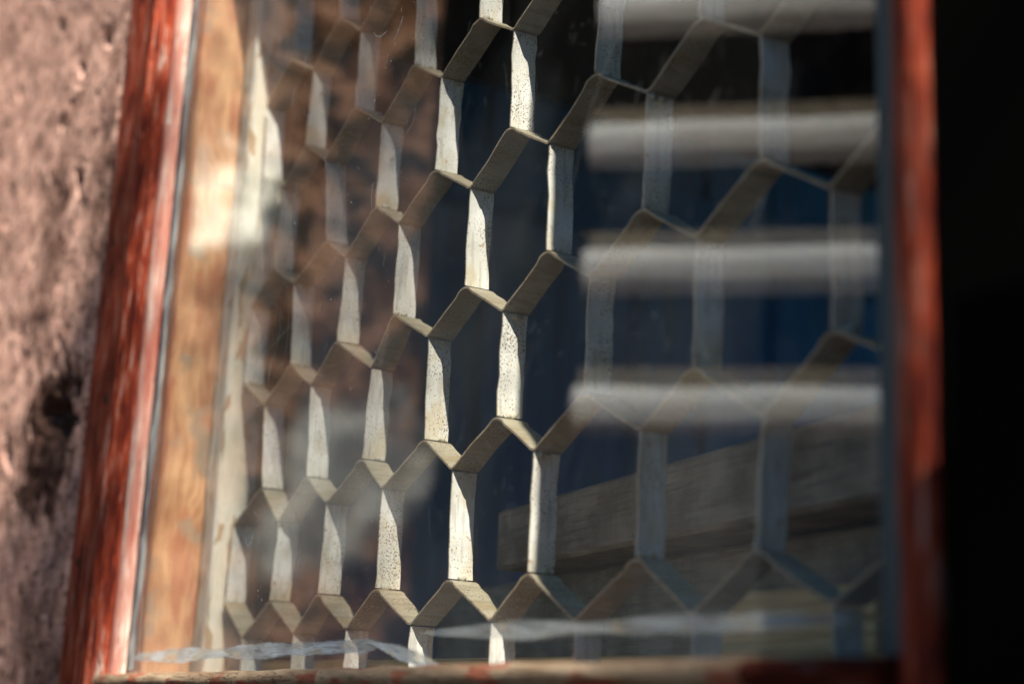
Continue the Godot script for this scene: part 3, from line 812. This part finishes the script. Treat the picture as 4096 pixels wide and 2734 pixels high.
# ---------------------------------------------------------------- what the pane mirrors, left of the window
func build_mirrored() -> void:
	var w := thing("side_wall", P(-43, -25.5, 40), "brown rendered wing wall left of the window, mirrored dimly in the pane", "wall")
	part("masonry", box_mesh(P(-46, -25.55, 1.12), P(-40, 72, 21.6), 0.0), M.brown, w)
	part("masonry", box_mesh(P(-46, -25.55, 70), P(-40, 72, 110), 0.0), M.brown, w)
	part("masonry", box_mesh(P(-46, 62, 21.6), P(-40, 72, 70), 0.0), M.brown, w)
	part("recess_wall", box_mesh(P(-74, -25.55, 15), P(-72, 66, 76), 0.0), M.dark, w)
	part("recess_wall", box_mesh(P(-72, -25.55, 15), P(-46, 66, 17), 0.0), M.dark, w)
	part("recess_wall", box_mesh(P(-72, -25.55, 74), P(-46, 66, 76), 0.0), M.dark, w)
	part("recess_roof", box_mesh(P(-72, 62.5, 17), P(-46, 66, 74), 0.0), M.dark, w)
	# slatted shutter ajar in the opening
	var along := Vector3(0.685, 0, 0.76).normalized()
	var face := Vector3(0.76, 0, -0.685).normalized()
	var s0 := P(-39.3, 0, 29.05)
	var s := thing("slatted_shutter", Vector3(s0.x, 0, s0.z) + along * 0.6, "pale grey slatted shutter ajar in the wing wall, mirrored as light bars in the pane", "shutter")
	var ys := [38.0, 32.6, 26.2, 20.2, 13.9]
	for k in ys.size():
		var start: float = [0.9, 0.5, 0.2, 0.1, -0.15][k]
		var c := Vector3(s0.x, Y0 + ys[k] * A, s0.z)
		var st := begin()
		var prof := []  # height and bulge across one rounded slat
		for m in 11:
			var p := deg_to_rad(-80.0 + 16.0 * m)
			prof.append(Vector2(sin(p) * 1.08, cos(p) * 0.75 + (0.10 if m == 6 else 0.0)))
		for m in 10:
			var q0: Vector2 = prof[m]
			var q1: Vector2 = prof[m + 1]
			for seg in 24:
				var e0 := start + seg * 25.2 / 24.0
				var e1 := start + (seg + 1) * 25.2 / 24.0
				var r0 := 0.05 * sin(e0 * 0.7 + k * 2.0)
				var r1 := 0.05 * sin(e1 * 0.7 + k * 2.0)
				var pa := c + (along * e0 + Vector3.UP * (q0.x + r0) + face * q0.y) * A
				var pb := c + (along * e1 + Vector3.UP * (q0.x + r1) + face * q0.y) * A
				var pc := c + (along * e1 + Vector3.UP * (q1.x + r1) + face * q1.y) * A
				var pd := c + (along * e0 + Vector3.UP * (q1.x + r0) + face * q1.y) * A
				quad(st, pa, pb, pc, pd, Vector2(q0.x, e0) * A, Vector2(q0.x, e1) * A, Vector2(q1.x, e1) * A, Vector2(q1.x, e0) * A, face + Vector3.UP * q0.x, Color.WHITE, 1)
		cbox(st, c + along * (start + 12.6) * A - face * 0.12 * A, Vector3(25.2, 2.1, 0.36) * A, 0.004, Basis(along, Vector3.UP, along.cross(Vector3.UP)))
		part("slat", done(st), M.slat, s)
		st = begin()
		cbox(st, c + along * (start + 12.6) * A + Vector3.UP * 1.55 * A - face * 0.55 * A, Vector3(25.2, 0.9, 0.25) * A, 0.004, Basis(along, Vector3.UP, along.cross(Vector3.UP)), Vector2(k * 0.3, 0.1))
		part("slat_shade_strip", done(st), M.plank, s)  # darker strip painting in the shaded upper part of each slat
	for e in [9.0, 23.0]:
		var st := begin()
		cbox(st, Vector3(s0.x, Y0 + 5.0 * A, s0.z) + along * e * A - face * 1.25 * A, Vector3(1.0, 82.0 - 22.0, 0.8) * A, 0.003, Basis(along, Vector3.UP, along.cross(Vector3.UP)))
		part("shutter_post", done(st), M.dark, s)
	added_patch(P(-39.96, 20.2, 12.4), 6.4, 6.2, 140, lin(0.86, 0.86, 0.78), 0.95, 0.0, "white patch added on the brown wing wall, mirrored pale over the orange jamb")
	added_patch(P(-39.95, 9.6, 18.6), 9.5, 9.0, 151, lin(0.50, 0.51, 0.50), 0.62, 0.45, "grey patch added on the brown wing wall, mirrored as soft haze low in the pane")

# a soft-edged patch added to the side wall to be mirrored: width along z and height in grille units
func added_patch(at: Vector3, wide: float, high: float, seed_: int, c: Color, most: float, lean: float, label: String) -> void:
	var im := Image.create_empty(128, 128, false, Image.FORMAT_RGBA8)
	var n := noise(seed_, 0.022, 4)
	for y in 128:
		for x in 128:
			var u := (x - 63.5) / 63.5
			var v := (y - 63.5) / 63.5
			var d := pow(pow(absf(u), 2.6) + pow(absf(v + lean * u), 2.6), 1.0 / 2.6) + 0.42 * n.get_noise_2d(x, y) + 0.12
			var k := c.lerp(c.darkened(0.35), clampf(0.5 + 1.5 * n.get_noise_2d(x + 300.0, y), 0.0, 1.0))
			im.set_pixel(x, y, Color(k.r, k.g, k.b, most * st_between(1.0, 0.5, d)))
	var m := std(ImageTexture.create_from_image(im), Vector2(1, 1), 0.95, 0.15)
	m.transparency = BaseMaterial3D.TRANSPARENCY_ALPHA
	m.texture_repeat = false
	var st := begin()
	var hz := Vector3(0, 0, wide / 2.0 * A)
	var hy := Vector3(0, high / 2.0 * A, 0)
	quad(st, at - hz - hy, at + hz - hy, at + hz + hy, at - hz + hy, Vector2(0, 1), Vector2(1, 1), Vector2(1, 0), Vector2(0, 0), Vector3.RIGHT)
	var t := thing("added_wall_patch", at, label, "added_patch")
	part("patch_film", done(st), m, t)

# ---------------------------------------------------------------- the tree towards the sun, whose leaves dapple the window
const SUN := Vector3(1.0, 0.87, 0.23)
func build_tree() -> void:
	var spots := []  # where a bough's shade falls, how far out the bough is, and its half size, in grille units
	var shade := [[10.0, -1.2, 1.7, 1.7], [7.4, -0.6, 1.7, 1.5], [5.0, -1.3, 1.7, 1.0], [-10.6, 10.6, 1.7, 0.55], [-10.9, 6.2, 1.7, 0.6], [-10.4, 3.6, 1.7, 0.5], [-15.4, 5.8, 1.5, 1.7], [-14.9, 2.6, 1.5, 1.5], [-13.4, 0.0, 1.5, 1.3], [-6.6, 9.6, -0.1, 1.5], [-3.4, 10.3, -0.1, 1.6], [-1.2, 12.0, -0.1, 1.3], [9.8, 4.7, 1.7, 0.3]]
	for e in shade:
		spots.append(P(e[0], e[1], e[2]) + SUN * A * (126.0 + 8.0 * sin(spots.size() * 2.1)))
	var t := thing("leafy_tree", Vector3(7.4, 0, 1.7), "leafy tree off to the sunny right side, dappling the red window with soft shade", "tree")
	var st := begin()
	var bark := plain(lin(0.10, 0.075, 0.055), 0.95, 0.2)
	var limb := func(a: Vector3, b: Vector3, ra: float, rb: float):
		var d: Vector3 = (b - a).normalized()
		var x := d.cross(Vector3(0.3, 0.2, 0.9)).normalized()
		var y := d.cross(x)
		for k in 8:
			var p := k * TAU / 8.0
			var q := (k + 1) * TAU / 8.0
			var u: Vector3 = x * cos(p) + y * sin(p)
			var v: Vector3 = x * cos(q) + y * sin(q)
			quad(st, a + u * ra, a + v * ra, b + v * rb, b + u * rb, Vector2(0, 0), Vector2(1, 0), Vector2(1, 1), Vector2(0, 1), u + v, Color.WHITE, 1)
	var top := Vector3(7.3, 3.6, 2.0)
	limb.call(Vector3(7.4, -0.1, 1.7), top, 0.16, 0.10)
	for c in spots:
		limb.call(top, c, 0.035, 0.008)
	part("trunk", done(st), bark, t)
	st = begin()
	var leaf := plain(lin(0.07, 0.12, 0.03), 0.7, 0.3)
	leaf.backlight_enabled = true
	leaf.backlight = lin(0.10, 0.18, 0.04)
	for k in spots.size():
		var rad: float = shade[k][3] * A
		for m in int(40 + 2600.0 * rad * rad * 4.0):
			var o := Vector3(rng.randfn(0, 0.55), rng.randfn(0, 0.55), rng.randfn(0, 0.55)) * rad
			var c: Vector3 = spots[k] + o
			var d := Vector3(rng.randfn(), rng.randfn(), rng.randfn()).normalized()
			var e := d.cross(Vector3(rng.randfn(), rng.randfn(), rng.randfn())).normalized()
			var l := rng.randf_range(0.014, 0.026)
			quad(st, c - d * l, c + e * l * 0.5, c + d * l, c - e * l * 0.5, Vector2.ZERO, Vector2.RIGHT, Vector2.ONE, Vector2.DOWN, d.cross(e))
	part("crown", done(st), leaf, t)

# ----------------------------------------------------------------
func _ready() -> void:
	rng.seed = 7
	# camera
	var cam := Camera3D.new()
	cam.name = "camera"
	var r := Vector3(0.505, 0.044, -0.862).normalized()
	var u := Vector3(0.179, 0.972, 0.155)
	u = (u - r * u.dot(r)).normalized()
	cam.transform = Transform3D(Basis(r, u, r.cross(u)), P(17.215, 0.883, 9.091))
	var lens := CameraAttributesPhysical.new()
	lens.frustum_focal_length = 12.0 / (1367.0 / 6195.0)
	lens.frustum_focus_distance = 20.2 * A
	lens.frustum_near = 0.02
	lens.frustum_far = 900.0
	lens.exposure_aperture = 4.6
	cam.attributes = lens
	add_child(cam)
	cam.current = true
	# sky, sun, exposure
	var env := Environment.new()
	env.background_mode = Environment.BG_SKY
	var sky := Sky.new()
	var sm := ProceduralSkyMaterial.new()
	sm.sky_top_color = Color(0.17, 0.46, 0.70)
	sm.sky_horizon_color = Color(0.51, 0.74, 0.82)
	sm.ground_horizon_color = Color(0.30, 0.28, 0.25)
	sm.ground_bottom_color = Color(0.28, 0.25, 0.21)
	sm.sky_curve = 0.15
	sky.sky_material = sm
	env.sky = sky
	env.background_energy_multiplier = 0.34
	env.tonemap_mode = Environment.TONE_MAPPER_LINEAR
	env.tonemap_exposure = 3.0
	env.sdfgi_enabled = true
	env.ssao_enabled = true
	env.ssil_enabled = true
	var we := WorldEnvironment.new()
	we.name = "world_environment"
	we.environment = env
	add_child(we)
	var sun := DirectionalLight3D.new()
	sun.name = "sun"
	sun.light_energy = 1.6
	sun.light_color = Color(1.0, 0.97, 0.90)
	sun.light_angular_distance = 0.5
	sun.shadow_enabled = true
	add_child(sun)
	sun.look_at_from_position(Vector3.ZERO, -SUN)
	make_materials()
	build_wall()
	build_window()
	build_grille()
	build_room()
	build_mirrored()
	build_tree()
